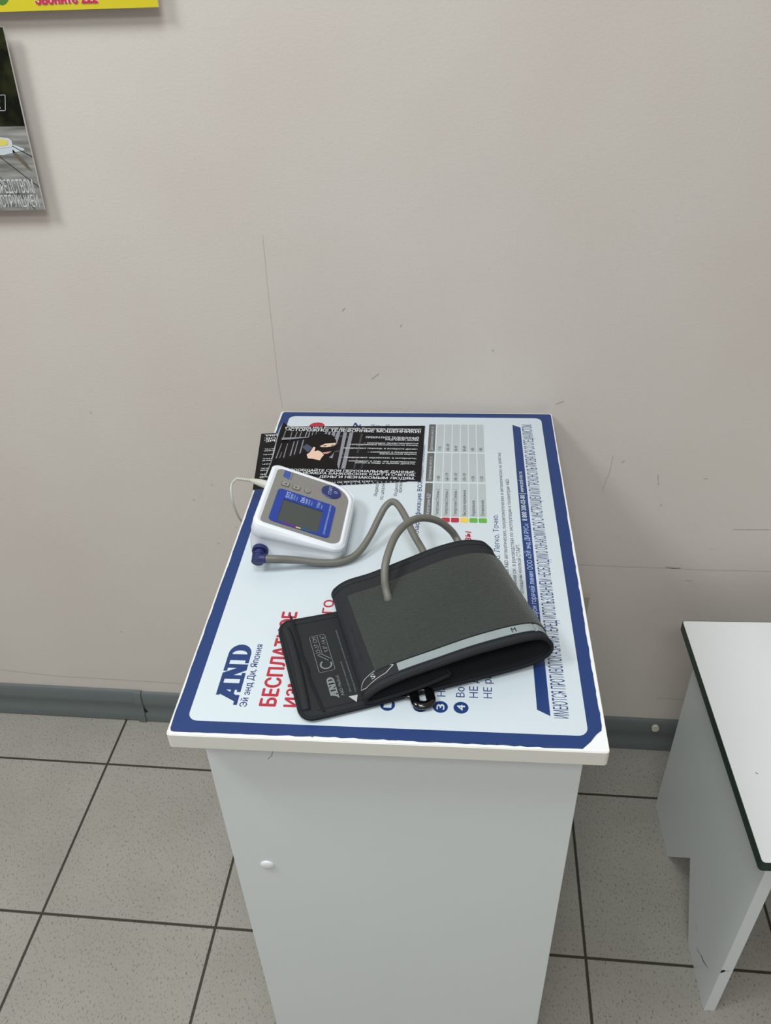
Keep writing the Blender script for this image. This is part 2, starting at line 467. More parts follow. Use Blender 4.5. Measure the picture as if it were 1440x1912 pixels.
def skirting(name, x0, x1, z0, parent=None, grow=0.0, m=M_BASE):
    prof = [(0, 0), (-.0165, 0), (-.0165, .010), (-.0145, .022), (-.0118, .028), (-.0108, .046), (-.0118, .050), (-.0118, .060), (-.0105, .064), (-.0095, .078), (-.006, .0835), (0, .085)]
    prof = [(y - grow, z + (grow if z > .01 else 0)) for y, z in prof]; prof[0] = (-.0003, 0); prof[-1] = (-.0003, prof[-1][1])
    b = MB(1); n = len(prof)
    a = [(x0, y, z + z0) for y, z in prof]; c = [(x1, y, z + z0) for y, z in prof]
    b.add(a + c, [(i, n + i, n + (i + 1) % n, (i + 1) % n) for i in range(n)], m)
    b.add(a, [list(range(n))], m); b.add(c, [list(range(n))[::-1]], m)
    return b.build(name, parent, smooth=30)
bl = structure(skirting('baseboard_left', -3.2, -0.629, 0.0035))
j = skirting('joint_cover', -0.6305, -0.6135, 0.0005, bl, 0.0028); j['label'] = 'raised connector clip joining two skirting lengths'
br = structure(skirting('baseboard_back', -0.620, 3.2, 0.0))
b = MB(1); b.poly([(-.6135, -.0142, .046), (-.6070, -.0130, .032), (-.6072, -.0132, .029), (-.6135, -.0140, .030)], M_BLACK)
g = b.build('broken_gap', br); g['label'] = 'small black hole broken beside the connector'
b = MB(1)
b.prism(circle(0.508, 0.068, 0.0075, 20, 0.0085), lambda x, z, n: (x, n, z), -0.0085, -0.0150, M_DOT)
g = b.build('screw_plug', br); g['label'] = 'round cream plug in the grey skirting'

# ------------------------------------------------------------------ desk frame (u right, v towards the wall, w up, in mm)
DO = Vector((-0.1984, -0.6664, 0.8129)); YAW = 0.01996
DW, DD, DH, DT = 441.5, 656.5, 812.9, 19.0
MD = Matrix.Translation(DO) @ Matrix.Rotation(YAW, 4, 'Z')
def D(u, v, w=0): return MD @ Vector((u / 1000, v / 1000, w / 1000))

desk = thing('desk', 'white laminate desk with blue-bordered health poster glued on its top, against the wall', 'desk', D(220, 330, -DH), YAW)
doff = (220, 330, -DH)
b = MB(off=doff)
b.prism(rrect(.7, DW - 1, -1.6, DD - 1, 3, 3), lambda x, y, n: (x, y, n), -DT, 0, M_LAMTOP)
bevel(b.build('tabletop', desk), 0.0008, 2)
b = MB(off=doff)
o1, i1 = rrect(-.5, DW, -3, DD, 4, 4), rrect(.7, DW - 1.2, -1.8, DD - 1.2, 3, 4)
n = len(o1)
for z0, z1 in ((-DT - .2, .25),):
    vs = [(x, y, z0) for x, y in o1] + [(x, y, z1) for x, y in o1] + [(x, y, z1) for x, y in i1] + [(x, y, z0) for x, y in i1]
    fs = [(k * n + i, k * n + (i + 1) % n, ((k + 1) % 4) * n + (i + 1) % n, ((k + 1) % 4) * n + i) for k in range(4) for i in range(n)]
    b.add(vs, fs, M_EDGE)
e = bevel(b.build('edge_band', desk), 0.0012, 2, 60); e['label'] = 'cream edging strip round the tabletop'
PL, PR, PF = 23.5, DW - 16.5, 26.4
b = MB(off=doff); b.box((PL, PF, -DH), (PR, PF + 17, -DT), M_LAM)
for pts in [[(62, -36), (63, -39)], [(67, -41), (70, -42)], [(77, -36), (80, -40)], [(86, -42), (89, -43)], [(95, -50), (97, -58), (95, -66), (90, -72)]]:
    for (x0, z0), (x1, z1) in zip(pts, pts[1:]):
        b.poly([(x0, PF - .2, z0), (x1, PF - .2, z1), (x1 + .5, PF - .2, z1), (x0 + .5, PF - .2, z0)], M_MARK)
bevel(b.build('front_panel', desk), 0.0006, 1)
for x in (PL, PR - 17):
    b = MB(off=doff); b.box((x, PF + 17, -DH), (x + 17, DD - 62, -DT), M_LAM); bevel(b.build('side_panel', desk), 0.0006, 1)
b = MB(off=doff); b.box((PL + 17, DD - 79, -DH), (PR - 17, DD - 62, -DT), M_LAM); bevel(b.build('back_panel', desk), 0.0006, 1)
b = MB(off=doff)
R = [[(64.5 + r * math.cos(a), PF - h, -283 + r * math.sin(a)) for a in [i * 2 * math.pi / 28 for i in range(28)]] for r, h in ((8.6, -.4), (8.6, .8), (7.6, 1.8), (5.2, 2.7), (2.2, 3.1))]
b.rings([r[::-1] for r in R], M_LAMTOP)
g = b.build('screw_cap', desk, smooth=50); g['label'] = 'round white domed screw cap'

# poster glued on the tabletop -------------------------------------------------
pb = MB(off=doff)
def jag(p, q, n, amp):
    out = []
    for i in range(n):
        t = i / n; x, y = p[0] + (q[0] - p[0]) * t, p[1] + (q[1] - p[1]) * t
        k = random.uniform(-amp, amp) if i else 0
        dx, dy = q[0] - p[0], q[1] - p[1]; L = math.hypot(dx, dy)
        out.append((x - dy / L * k, y + dx / L * k))
    return out
outl = jag((6.8, 1.7), (92, 2.2), 10, .3) + jag((92, 2.2), (185, 2.6), 14, .7) + jag((185, 2.6), (385, 0.8), 34, .7) + [(398, 0.9), (411, 1.1), (415.6, 1.0), (419.3, 4.7), (424.6, 10.0), (428.4, 15.4), (431.5, 19.4), (436.8, 24.2), (437.9, 30.9)] \
    + jag((437.8, 34), (437.6, 130), 16, .6) + jag((437.6, 130), (438.6, 330), 26, .5) + jag((438.6, 330), (439.6, 560), 20, .35) + [(439.8, 651.5), (437.5, 654.5), (5.5, 654.5), (3.0, 652)] + jag((2.6, 640), (1.5, 14), 50, .35) + [(2.0, 6), (3.5, 2.6)]
pb.prism(outl, lambda x, y, n: (x, y, n), 0.05, 0.45, M_PBLUE, M_CHIP)
P2 = lambda z: (lambda x, y: (x, y, z))
f0, f1, f2 = P2(.60), P2(.75), P2(.90)
pb.poly([f0(*p) for p in rrect(16.6, 423.2, 16.3, 641, 10.5)], M_PWHITE)
for _ in range(10):
    u = random.uniform(140, 385); pb.poly([f0(u, 1.9), f0(u + random.uniform(3, 9), 1.7), f0(u + 3, 2.9)], M_CHIP)
UP, LF = (0, 1), (-1, 0)              # the poster reads towards the wall
T = lambda s, u, v0, v1, cap, m, fn=f1, **k: text(pb, s, (u, v0), UP, LF, v1 - v0, cap, m, fn, **k)
and_logo(pb, (63.8, 38.5), UP, LF, 86.5, 25.5, M_PBLUE, f1)
T('Эй энд Ди, Япония', 74.3, 36.6, 126, 7.6, M_PTEXTB, bold=.010)
T('БЕСПЛАТНОЕ', 104.6, 39, 180, 16.8, M_PRED, bold=.036)
T('ИЗМЕРЕНИЕ', 126.4, 39, 158, 13, M_PRED, bold=.036)
T('АРТЕРИАЛЬНОГО', 145.8, 39, 202.5, 11.6, M_PRED, bold=.03)
for u, s in ((221.5, '1'), (255.5, '2'), (276.2, '3'), (297.4, '4')):
    pb.poly([f1(*p) for p in circle(u, 46.1, 7.7)], M_PBLUE)
    T(s, u + 4.0, 42.6, 49.4, 8.2, M_PWHITE, f2, bold=.025)
T('На', 281, 60, 75, 8.6, M_PTEXTB)
T('Во время', 301, 60, 116, 8.6, M_PTEXTB)
T('НЕ двигайтесь', 315, 60, 150, 8.8, M_PTEXTB)
T('НЕ разговаривайте', 329.6, 60, 175, 8.8, M_PTEXTB)
pb.poly([f1(374.9, 47.2), f1(387.8, 39.5), f1(389.1, 611.4), f1(376.9, 619.4)], M_PBLUE)
T('Бесплатный телефон горячей линии ООО «ЭЙ энд ДИ РУС»:', 385.4, 118, 362, 6.4, M_BTXT, f2)
T('8 800 200-03-80', 384.6, 368, 427, 6.4, M_PWHITE, f2, bold=.02)
T('|', 384.6, 430, 431, 7.5, M_PWHITE, f2)
T('www.and-rus.ru', 384.2, 434, 486, 6.4, M_PWHITE, f2, bold=.008)
T('ИМЕЮТСЯ ПРОТИВОПОКАЗАНИЯ ПЕРЕД ИСПОЛЬЗОВАНИЕМ НЕОБХОДИМО ОЗНАКОМИТЬСЯ С ИНСТРУКЦИЕЙ ИЛИ ПРОКОНСУЛЬТИРОВАТЬСЯ СО СПЕЦИАЛИСТОМ.', 406.6, 37.3, 621.4, 15.0, M_PTEXTB, bold=-.004)
T('Быстро. Легко. Точно.', 346.0, 250, 381, 7.2, M_PTEXTB)
T('тонометров A&D автоматических, полуавтоматических и автоматических на запястье.', 355.6, 225, 538, 5.0, M_PDARK)
T('измерения давления см. в руководствах по эксплуатации к тонометрам A&D.', 364.6, 180, 468, 5.0, M_PDARK)
T('оснащены кнопкой СТАРТ.', 371.8, 222, 318, 5.0, M_PDARK)
T('вы', 309.8, 320.5, 341, 10.0, M_PRED, bold=.02, shear=.2)
T('.', 327, 313, 316, 9.0, M_PRED, bold=.03)
VS = [(374, 453.5), (457.5, 533.5), (537.5, 618.6)]
HD = [('Категории АД*', 379, 428), ('Систолическое, мм рт. ст.', 460.5, 524), ('Диастолическое, мм рт. ст.', 540.5, 612)]
for (v0, v1), (s, a, c) in zip(VS, HD):
    pb.poly([f1(*p) for p in rrect(245.6, 256.3, v0, v1, 1.6, 3)], M_PDGREY)
    T(s, 253.4, a, c, 4.6, M_PWHITE, f2)
CR = ['Гипертония Степень 3', 'Гипертония Степень 2', 'Гипертония Степень 1', 'Высокое нормальное', 'Нормальное', 'Оптимальное']
CL = [61, 61, 61, 60, 35, 36]
C2 = [('>180', 12), ('160–179', 20), ('140–159', 20), ('130–139', 20), ('<130', 12), ('<120', 12)]
C3 = [('>110', 12), ('100–109', 20), ('90–99', 14), ('85–89', 14), ('<85', 9), ('<80', 9)]
for i in range(6):
    u = 258.4 + 12.42 * i
    for v0, v1 in VS: pb.poly([f1(*p) for p in rrect(u, u + 10.7, v0, v1, .6, 2)], M_PGREY)
    T(CR[i], u + 7.6, 377, 377 + CL[i], 4.6, M_PDARK, f2)
    T(C2[i][0], u + 7.6, 460, 460 + C2[i][1], 4.6, M_PDARK, f2)
    T(C3[i][0], u + 7.6, 540, 540 + C3[i][1], 4.6, M_PDARK, f2)
    pb.poly([f1(*p) for p in rrect(u - .2, u + 10.6, 361.3, 371.8, 2, 3)], (M_PRED, M_PRED, M_PRED, M_PYEL, M_PGRN, M_PGRN)[i])
T('Классификация ВОЗ', 241, 331, 457, 6.2, M_PTEXTB, bold=.015)
T('(приведена с сокращениями)', 241.4, 460, 556, 4.4, M_PTEXTB)
T('Индикатор', 179, 419, 462, 5.4, M_PDARK); T('по шкале ВОЗ', 188, 411, 470, 5.4, M_PDARK)
T('Индикатор', 207, 420, 463, 5.4, M_PDARK); T('аритмии', 213, 428, 460, 5.4, M_PDARK)
T('?', 136, 608, 621, 12, M_PTEXTB, bold=.02)
T('АД', 158, 606, 617, 5.4, M_PDARK); T('АД', 166, 604, 614, 5.4, M_PDARK); T('АД', 182, 606, 617, 5.4, M_PDARK); T('АД', 190, 604, 613, 5.4, M_PDARK)
pb.poly([f1(*p) for p in circle(66, 610, 12.5, 24, 11)], M_PRED)
pp = pb.build('poster_sheet', desk); pp['label'] = 'blue-bordered white poster about free blood pressure checks, glued to the tabletop'

# ------------------------------------------------------------------ bench at the right
BY = 0.038
bench = thing('bench', 'low white laminate bench with dark green edging, right of the desk', 'bench', (0.4950, -0.5475, 0.0), BY)
BH, BD, BL = 0.460, 0.4515, 0.95
b = MB(1); b.prism(rrect(.0012, BL - .0012, .0012, BD - .0012, .004, 3), lambda x, y, n: (x, y, n), BH - .0175, BH, M_LAMTOP)
for q in ([(.033, .140), (.036, .137)], [(.058, .150), (.068, .157)]):
    (x0, y0), (x1, y1) = q; b.poly([(x0, y0, BH + .0002), (x1, y1, BH + .0002), (x1, y1 + .0015, BH + .0002), (x0, y0 + .0015, BH + .0002)], M_MARK)
b.build('bench_top', bench)
b = MB(1)
o1, i1 = rrect(0, BL, 0, BD, .005, 4), rrect(.0012, BL - .0012, .0012, BD - .0012, .004, 4)
n = len(o1); z0, z1 = BH - .0178, BH - .0002
vs = [(x, y, z0) for x, y in o1] + [(x, y, z1) for x, y in o1] + [(x, y, z1) for x, y in i1] + [(x, y, z0) for x, y in i1]
b.add(vs, [(k * n + i, k * n + (i + 1) % n, ((k + 1) % 4) * n + (i + 1) % n, ((k + 1) % 4) * n + i) for k in range(4) for i in range(n)], M_GREEN)
g = b.build('edge_band', bench); g['label'] = 'dark green edging strip round the bench top'
prof = [(.012, 0), (.120, 0), (.205, .128), (.284, 0), (.396, 0), (.396, BH - .0178), (.012, BH - .0178)]
for x in (.0170, BL - .0345):
    b = MB(1); n = len(prof)
    A = [(x, y, z) for y, z in prof]; B = [(x + .0175, y, z) for y, z in prof]
    b.add(A, [list(range(n))[::-1]], M_LAM); b.add(B, [list(range(n))], M_LAM)
    b.add(A + B, [(i, (i + 1) % n, n + (i + 1) % n, n + i) for i in range(n)], M_LAM)
    if x < .1:
        for q in [[(.094, .043), (.084, .047), (.074, .056), (.062, .0605), (.052, .069), (.041, .0795), (.050, .0725), (.061, .064), (.071, .0600), (.080, .0515)], [(.122, .070), (.113, .069), (.104, .0645), (.113, .0700)]]:
            b.poly([(x - .0002, y, z) for y, z in q], M_MARK)
        b.poly([(x - .0003, .0118, .131), (x + .0035, .0118, .133), (x + .0062, .0118, .137), (x + .0050, .0118, .1415), (x + .0010, .0118, .1405), (x - .0003, .0118, .136)], M_BLACK)
        b.poly([(x + .0062, .0118, .1375), (x + .0130, .0118, .1385), (x + .0130, .0118, .1390), (x + .0062, .0118, .1385)], M_MARK)
    bevel(b.build('side_panel', bench), 0.0005, 1)
b = MB(1); b.box((.0345, .30, BH - .10), (BL - .0345, .3165, BH - .0178), M_LAM); b.build('apron', bench)

# ------------------------------------------------------------------ wall signs, top left
YS, TH = -.017, .003
sg = thing('wall_sign', 'yellow sign with red lettering, on the wall at top left', 'sign', (-.62, YS, 1.60))
b = MB(1, (-.62, YS, 1.60)); b.box((-.95, YS, 1.3885), (-.3020, YS + TH, 1.80), M_BOARD)
b.poly([(-.95, YS - .0003, 1.3885), (-.3020, YS - .0003, 1.3885), (-.3020, YS - .0003, 1.80), (-.95, YS - .0003, 1.80)], M_YSIGN)
FW = lambda y: (lambda x, z: (x, y, z))
text(b, 'Звоните 222', (-.459, 1.3955), (1, 0), (0, 1), .080, .0125, M_YPINK, FW(YS - .0006), bold=.10)
text(b, 'Звоните 222', (-.459, 1.3955), (1, 0), (0, 1), .080, .0125, M_YRED, FW(YS - .0012), bold=.04)
b.poly([(-.512, YS - .0006, 1.3975), (-.5035, YS - .0006, 1.3955), (-.4985, YS - .0006, 1.3975), (-.4945, YS - .0006, 1.4005), (-.497, YS - .0006, 1.407), (-.505, YS - .0006, 1.412), (-.514, YS - .0006, 1.408)], M_YLEAF)
b.build('sign_board', sg)
for x, z in ((-.90, 1.44), (-.35, 1.44), (-.90, 1.75), (-.35, 1.75)):
    b = MB(1, (-.62, YS, 1.60)); b.prism(circle(x, z, .006, 14), lambda px, pz, n: (px, n, pz), -.0002, YS + TH, M_BOARD); b.build('wall_spacer', sg)

YD = -.017
dp = thing('advertising_poster', 'dark poster with grey planks and white lettering, hung below the yellow sign', 'poster', (-.72, YD, 1.26))
po = (-.72, YD, 1.26)
b = MB(1, po)
b.prism([(-.95, 1.138), (-.5228, 1.1435), (-.5115, 1.372), (-.95, 1.368)], lambda x, z, n: (x, n, z), YD + TH, YD, M_BOARD)
y1, y2, y3, y4 = YD - .0003, YD - .0006, YD - .0009, YD - .0012
b.poly([(-.95, y1, 1.255), (-.5176, y1, 1.255), (-.5115, y1, 1.372), (-.95, y1, 1.368)], M_FOL)
b.poly([(-.95, y1, 1.138), (-.5228, y1, 1.1435), (-.5176, y1, 1.255), (-.95, y1, 1.255)], M_WOOD)
for (x0, z0, x1, z1, w) in [(-.60, 1.262, -.519, 1.2150, .0012), (-.60, 1.246, -.5215, 1.1745, .0013), (-.585, 1.2, -.536, 1.1435, .0012), (-.62, 1.24, -.57, 1.17, .0012)]:
    b.poly([(x0, y2, z0), (x1, y2, z1), (x1, y2, z1 + w), (x0, y2, z0 + w)], M_LBLACK)
b.poly([(-.545, y2, 1.226), (-.530, y2, 1.208), (-.5245, y2, 1.196), (-.532, y2, 1.201), (-.546, y2, 1.219)], M_STICK)
b.poly([(-.62, y2, 1.221), (-.56, y2, 1.2185), (-.5275, y2, 1.2245), (-.528, y2, 1.2265), (-.541, y2, 1.2315), (-.62, y2, 1.232)], M_PWHITE)
b.poly([(-.62, y3, 1.2245), (-.560, y3, 1.2275), (-.545, y3, 1.229), (-.5425, y3, 1.232), (-.5425, y3, 1.237), (-.546, y3, 1.2405), (-.556, y3, 1.2415), (-.62, y3, 1.2405)], M_LWHITE)
b.poly([(-.62, y4, 1.2285), (-.556, y4, 1.2305), (-.549, y4, 1.2325), (-.548, y4, 1.237), (-.556, y4, 1.2395), (-.62, y4, 1.239)], M_LEMON)
for (x0, z0, x1, z1) in [(-.60, 1.2745, -.5390, 1.2745), (-.60, 1.2935, -.5330, 1.2935)]:
    b.poly([(x0, y2, z0), (x1, y2, z0), (x1, y2, z0 + .0007), (x0, y2, z0 + .0007)], M_LWHITE)
b.poly([(-.5397, y2, 1.2745), (-.539, y2, 1.2745), (-.533, y2, 1.2942), (-.5337, y2, 1.2942)], M_LWHITE)
text(b, 'Ь', (-.5430, 1.2855), (1, 0), (0, 1), .0055, .0055, M_LWHITE, FW(y2), bold=.03, align='R')
text(b, 'И', (-.5455, 1.2775), (1, 0), (0, 1), .0055, .0055, M_LWHITE, FW(y2), bold=.03, align='R')
text(b, 'СРЕДСТВОМ', (-.5290, 1.1672), (1, 0), (0, 1), .0565, .0185, M_LWHITE, FW(y2), align='R', bold=-.006)
text(b, 'ИНСТРУКЦИЕЙ', (-.5275, 1.1478), (1, 0), (0, 1), .071, .0165, M_LWHITE, FW(y2), align='R', bold=-.006)
b.build('poster_board', dp)
for x, z in ((-.90, 1.17), (-.56, 1.17), (-.90, 1.34), (-.56, 1.34)):
    b = MB(1, po); b.prism(circle(x, z, .006, 14), lambda px, pz, n: (px, n, pz), -.0002, YD + TH, M_BOARD); b.build('wall_spacer', dp)

# ------------------------------------------------------------------ leaflets on the desk
LB=[
[(18.6, 565.4), (19.8, 565.4), (19.9, 589.8), (18.7, 589.7)],
[(29.0, 563.4), (30.4, 563.4), (29.4, 590.0), (28.5, 589.9)],
[(35.7, 570.2), (37.1, 570.2), (38.0, 590.1), (36.8, 590.1)],
[(42.9, 571.5), (44.6, 571.5), (44.7, 590.3), (43.5, 590.2)],
[(51.6, 572.8), (53.2, 572.8), (53.7, 596.6), (52.3, 596.6)],
[(56.7, 574.0), (58.4, 574.0), (57.6, 602.5), (56.2, 602.4)],
[(62.0, 579.7), (63.2, 579.8), (63.2, 595.7), (62.0, 595.6)],
[(67.4, 583.2), (68.3, 583.2), (68.9, 593.5), (68.0, 593.5)],
[(18.1, 507.6), (19.5, 507.7), (20.0, 551.1), (19.1, 551.1)],
[(22.7, 511.9), (23.5, 511.9), (23.9, 528.7), (23.2, 528.7)],
[(28.0, 514.1), (29.5, 514.1), (28.6, 554.6), (27.6, 554.6)],
[(37.0, 519.5), (39.0, 519.6), (38.0, 561.4), (36.8, 561.4)],
[(42.9, 522.8), (44.4, 522.8), (43.5, 563.7), (42.3, 563.7)],
[(50.9, 526.1), (52.8, 526.2), (52.0, 566.1), (50.5, 566.1)],
[(18.0, 559.2), (57.2, 572.5), (56.8, 574.7), (17.3, 565.4)],
]
LS=[
[(82.6, 591.5), (85.6, 591.5), (85.4, 584.3), (81.8, 584.2)],
[(87.3, 591.6), (90.9, 591.6), (91.0, 581.5), (87.5, 581.4)],
[(93.3, 591.7), (98.6, 591.8), (98.8, 576.0), (93.5, 580.4)],
[(101.0, 591.8), (106.5, 592.0), (103.3, 513.8), (96.7, 516.8)],
[(111.3, 589.8), (117.2, 589.9), (116.9, 485.8), (113.0, 485.7)],
[(121.0, 590.0), (126.9, 590.1), (126.0, 486.0), (119.7, 485.9)],
]
LD=[
[(139.3, 587.0), (142.3, 587.0), (141.2, 529.3), (138.3, 529.2)],
[(139.1, 516.7), (141.3, 516.8), (140.1, 486.4), (137.9, 486.3)],
[(150.4, 504.7), (152.1, 504.8), (150.5, 486.6), (148.9, 486.6)],
[(95.5, 583.8), (112.5, 579.6), (124.7, 575.4), (125.2, 571.0), (113.0, 575.2), (96.0, 579.3)],
[(101.8, 534.7), (110.6, 537.0), (124.6, 524.7), (124.2, 518.5), (111.3, 531.7), (102.3, 530.5)],
]
BODY= [(56.1, 571.8), (64.3, 580.2), (81.6, 583.5), (95.0, 580.4), (101.9, 567.2), (105.0, 551.9), (105.2, 536.9), (101.4, 522.1), (96.7, 514.7), (104.1, 509.7), (113.1, 495.7), (116.0, 485.8), (116.6, 472.0), (42.4, 474.0), (15.4, 481.2), (12.2, 495.2), (18.6, 506.6), (42.4, 513.4), (54.6, 529.4), (60.0, 546.6), (55.3, 561.8)]
EYE = [(79.6, 547.5), (86.7, 554.8), (102.5, 557.7), (104.1, 554.5), (101.4, 548.6), (90.3, 544.7), (82.2, 544.9)]
EYED = [(84.6, 548.9), (89.0, 550.1), (90.5, 548.1), (86.0, 546.8)]
EYED2 = [(96.6, 550.0), (100.9, 552.3), (101.2, 550.1), (98.0, 547.9)]
MOUTH = [(86.1, 529.7), (99.9, 533.0), (95.1, 526.5), (88.4, 525.5)]
HAND = [(62.7, 523.3), (66.3, 528.0), (70.0, 545.3), (73.5, 543.0), (73.2, 531.9), (78.4, 535.2), (84.3, 530.5), (89.4, 522.2), (86.9, 515.5), (85.3, 507.2), (74.5, 511.1), (66.2, 512.5)]
PHONE = [(52.5, 544.3), (58.7, 553.5), (68.3, 543.6), (64.2, 528.5)]
ROWS=[
('Управление МВД России по городу Волгограду предупреждает!', 18.6, 600.8, 233.0, 598.1, 5.0),
('ОСТОРОЖНО! ТЕЛЕФОННЫЕ МОШЕННИКИ!', 17.9, 591.5, 232.8, 589.0, 8.6),
('ПРЕКРАТИТЕ ТЕЛЕФОННЫЙ', 148.4, 571.9, 230.7, 571.6, 5.4),
('РАЗГОВОР, ЕСЛИ:', 179.5, 566.1, 231.0, 565.6, 5.3),
('– звонящие представляются', 146.3, 556.1, 230.6, 556.2, 4.3),
('сотрудниками безопасности банка;', 125.0, 551.7, 230.4, 550.7, 4.3),
('– предлагают помощь в возврате денег;', 112.3, 541.1, 230.0, 539.9, 4.3),
('– сообщают о блокировке', 154.6, 530.3, 229.7, 530.3, 4.2),
('банковской карты;', 173.7, 525.6, 229.6, 525.2, 4.2),
('– предлагают заработать в интернете;', 116.2, 514.9, 229.7, 513.9, 4.1),
('– сообщают о том, что родственник', 123.9, 505.4, 228.9, 503.9, 4.1),
('попал в беду и нужны деньги.', 139.0, 500.6, 228.6, 499.0, 4.0),
('СООБЩАЙТЕ СВОИ ПЕРСОНАЛЬНЫЕ ДАННЫЕ,', 44.4, 477.3, 230.3, 475.8, 6.2),
('НОМЕРА БАНКОВСКИХ КАРТ И СЧЕТОВ.', 65.5, 470.0, 230.4, 468.0, 6.1),
('ДЕНЬГИ НЕЗНАКОМЫМ ЛЮДЯМ.', 90.6, 460.9, 230.0, 459.2, 6.4),
]
ROWS2=[
('ЛЮДЯМ.', -12.8, 580.3, 6.4),
('СЧЕТОВ.', -11.7, 571.1, 6.3),
('ДАННЫЕ,', -10.4, 563.8, 6.3),
('нужны деньги.', -5.7, 538.8, 4.0),
('родственник', -5.0, 533.8, 3.9),
('в интернете;', -4.1, 522.8, 3.8),
('карты;', -2.4, 511.8, 3.8),
('о блокировке', -1.9, 506.2, 3.8),
('возврате денег;', -0.8, 496.4, 3.7),
('банка;', 0.1, 484.9, 3.7),
('представляются', 0.5, 479.9, 3.6),
('ЕСЛИ:', 2.0, 469.7, 4.4),
('ТЕЛЕФОННЫЙ', 2.9, 462.9, 4.4),
]
LGROUP = 'black warning leaflets on the desk'
# lower leaflet, turned upside down and slightly askew
b = MB(off=(-1, 428.5, 0))
ca, sa = math.cos(math.radians(6.8)), math.sin(math.radians(6.8))
F2 = lambda z: (lambda x, y: (-1 + ca * x - sa * y, 428.5 + sa * x + ca * y, z))
LEAF_Z = .95
b.prism([(0, 0), (222, 0), (222, 156), (0, 156)], lambda x, y, n: F2(n)(x, y), LEAF_Z, LEAF_Z + .25, M_LBLACK, M_LWHITE)
g2 = F2(LEAF_Z + .38)
inv = lambda u, v: (ca * (u + 1) + sa * (v - 428.5), -sa * (u + 1) + ca * (v - 428.5))
for s, u, v, cap in ROWS2:
    x, y = inv(u, v)
    text(b, s, (x, y), (-1, 0), (0, -1), len(s) * cap * 1.12, cap * .9, M_LWHITE, g2, bold=.03, align='R')
text(b, 'Управление МВД России по городу', (214, 9.5), (-1, 0), (0, -1), 118, 4.6, M_LWHITE, g2, bold=.03)
for k in range(14):
    x = 128 + k * 6.3
    b.poly([g2(x, .6), g2(x + 1.3 + (k % 3) * .5, .6), g2(x + 1.2 + (k % 3) * .5, 4.2), g2(x - .2, 4.2)], M_LGREY)
lf2 = b.build('leaflet', None, D(-1, 428.5, 0), (0, 0, YAW))
tag(lf2, 'black leaflet lying upside down, sticking out under the masked-man leaflet over the desk edge', 'leaflet', LGROUP)

# upper leaflet with the masked man, left edge curling up
b = MB(off=(125, 530, 0))
CZ = lambda u: 1.5 + (9.0 * ((27 - u) / 15) ** 2 if u < 27 else 0)
F1 = lambda k: (lambda x, y: (x, y, CZ(x) + .12 * k))
def edge_u(v): return 13.4 + 1.1 * math.sin((v - 456) / 25) - .02 * (v - 530) * .3
def edge_v(u, top): return (606.0 + (u - 14) * .0312) if top else (456.5 - (u - 10) * .002)
us = [0, .012, .024, .036, .048, .06, .08, .2, .4, .6, .8, 1.0]; vN = 24
gv = []
for j in range(vN + 1):
    for t in us:
        tv = j / vN
        vv0 = 456.5 + (606 - 456.5) * tv
        u = edge_u(vv0) + (239 - edge_u(vv0)) * t
        v = edge_v(u, False) + (edge_v(u, True) - edge_v(u, False)) * tv
        gv.append((u, v, CZ(u)))
nu = len(us)
fs = [(j * nu + i, j * nu + i + 1, (j + 1) * nu + i + 1, (j + 1) * nu + i) for j in range(vN) for i in range(nu - 1)]
b.add(gv, fs, M_LBLACK)
b.add([(x, y, z - .25) for x, y, z in gv], [f[::-1] for f in fs], M_LWHITE)
rim = [gv[j * nu] for j in range(vN + 1)]
vs = [(x + .6, y, z + .1) for x, y, z in rim] + [(x - 1.9, y, z - 2.2 + .8 * math.sin(y / 9)) for x, y, z in rim]
b.add(vs, [(i, i + 1, vN + 2 + i, vN + 1 + i) for i in range(vN)], M_PGREY)
for q in LB: b.poly([F1(1)(*p) for p in q], M_LGREY)
for q in LD: b.poly([F1(1)(*p) for p in q], M_LDIM)
for q in LS: b.poly([F1(1.2)(*p) for p in q], M_LGREY)
b.poly([F1(2)(max(27.5, x), y) for x, y in BODY], M_LBODY)
b.poly([F1(3)(*p) for p in PHONE], M_PHONE)
b.poly([F1(3)(*p) for p in EYE], M_SKIN); b.poly([F1(4)(*p) for p in EYED], M_LBODY); b.poly([F1(4)(*p) for p in EYED2], M_LBODY)
b.poly([F1(3)(*p) for p in MOUTH], M_SKIND); b.poly([F1(4)(*p) for p in HAND], M_SKIN)
for s, x0, y0, x1, y1, cap in ROWS:
    d = Vector((x1 - x0, y1 - y0)); L = d.length; d /= L
    text(b, s, (x0, y0), (d.x, d.y), (-d.y, d.x), L, cap * .95, M_LWHITE, F1(5), bold=.028)
lf1 = b.build('leaflet', None, D(125, 530, 0), (0, 0, YAW))
tag(lf1, 'black leaflet showing a masked man on a phone behind bars, lying under the monitor', 'leaflet', LGROUP)

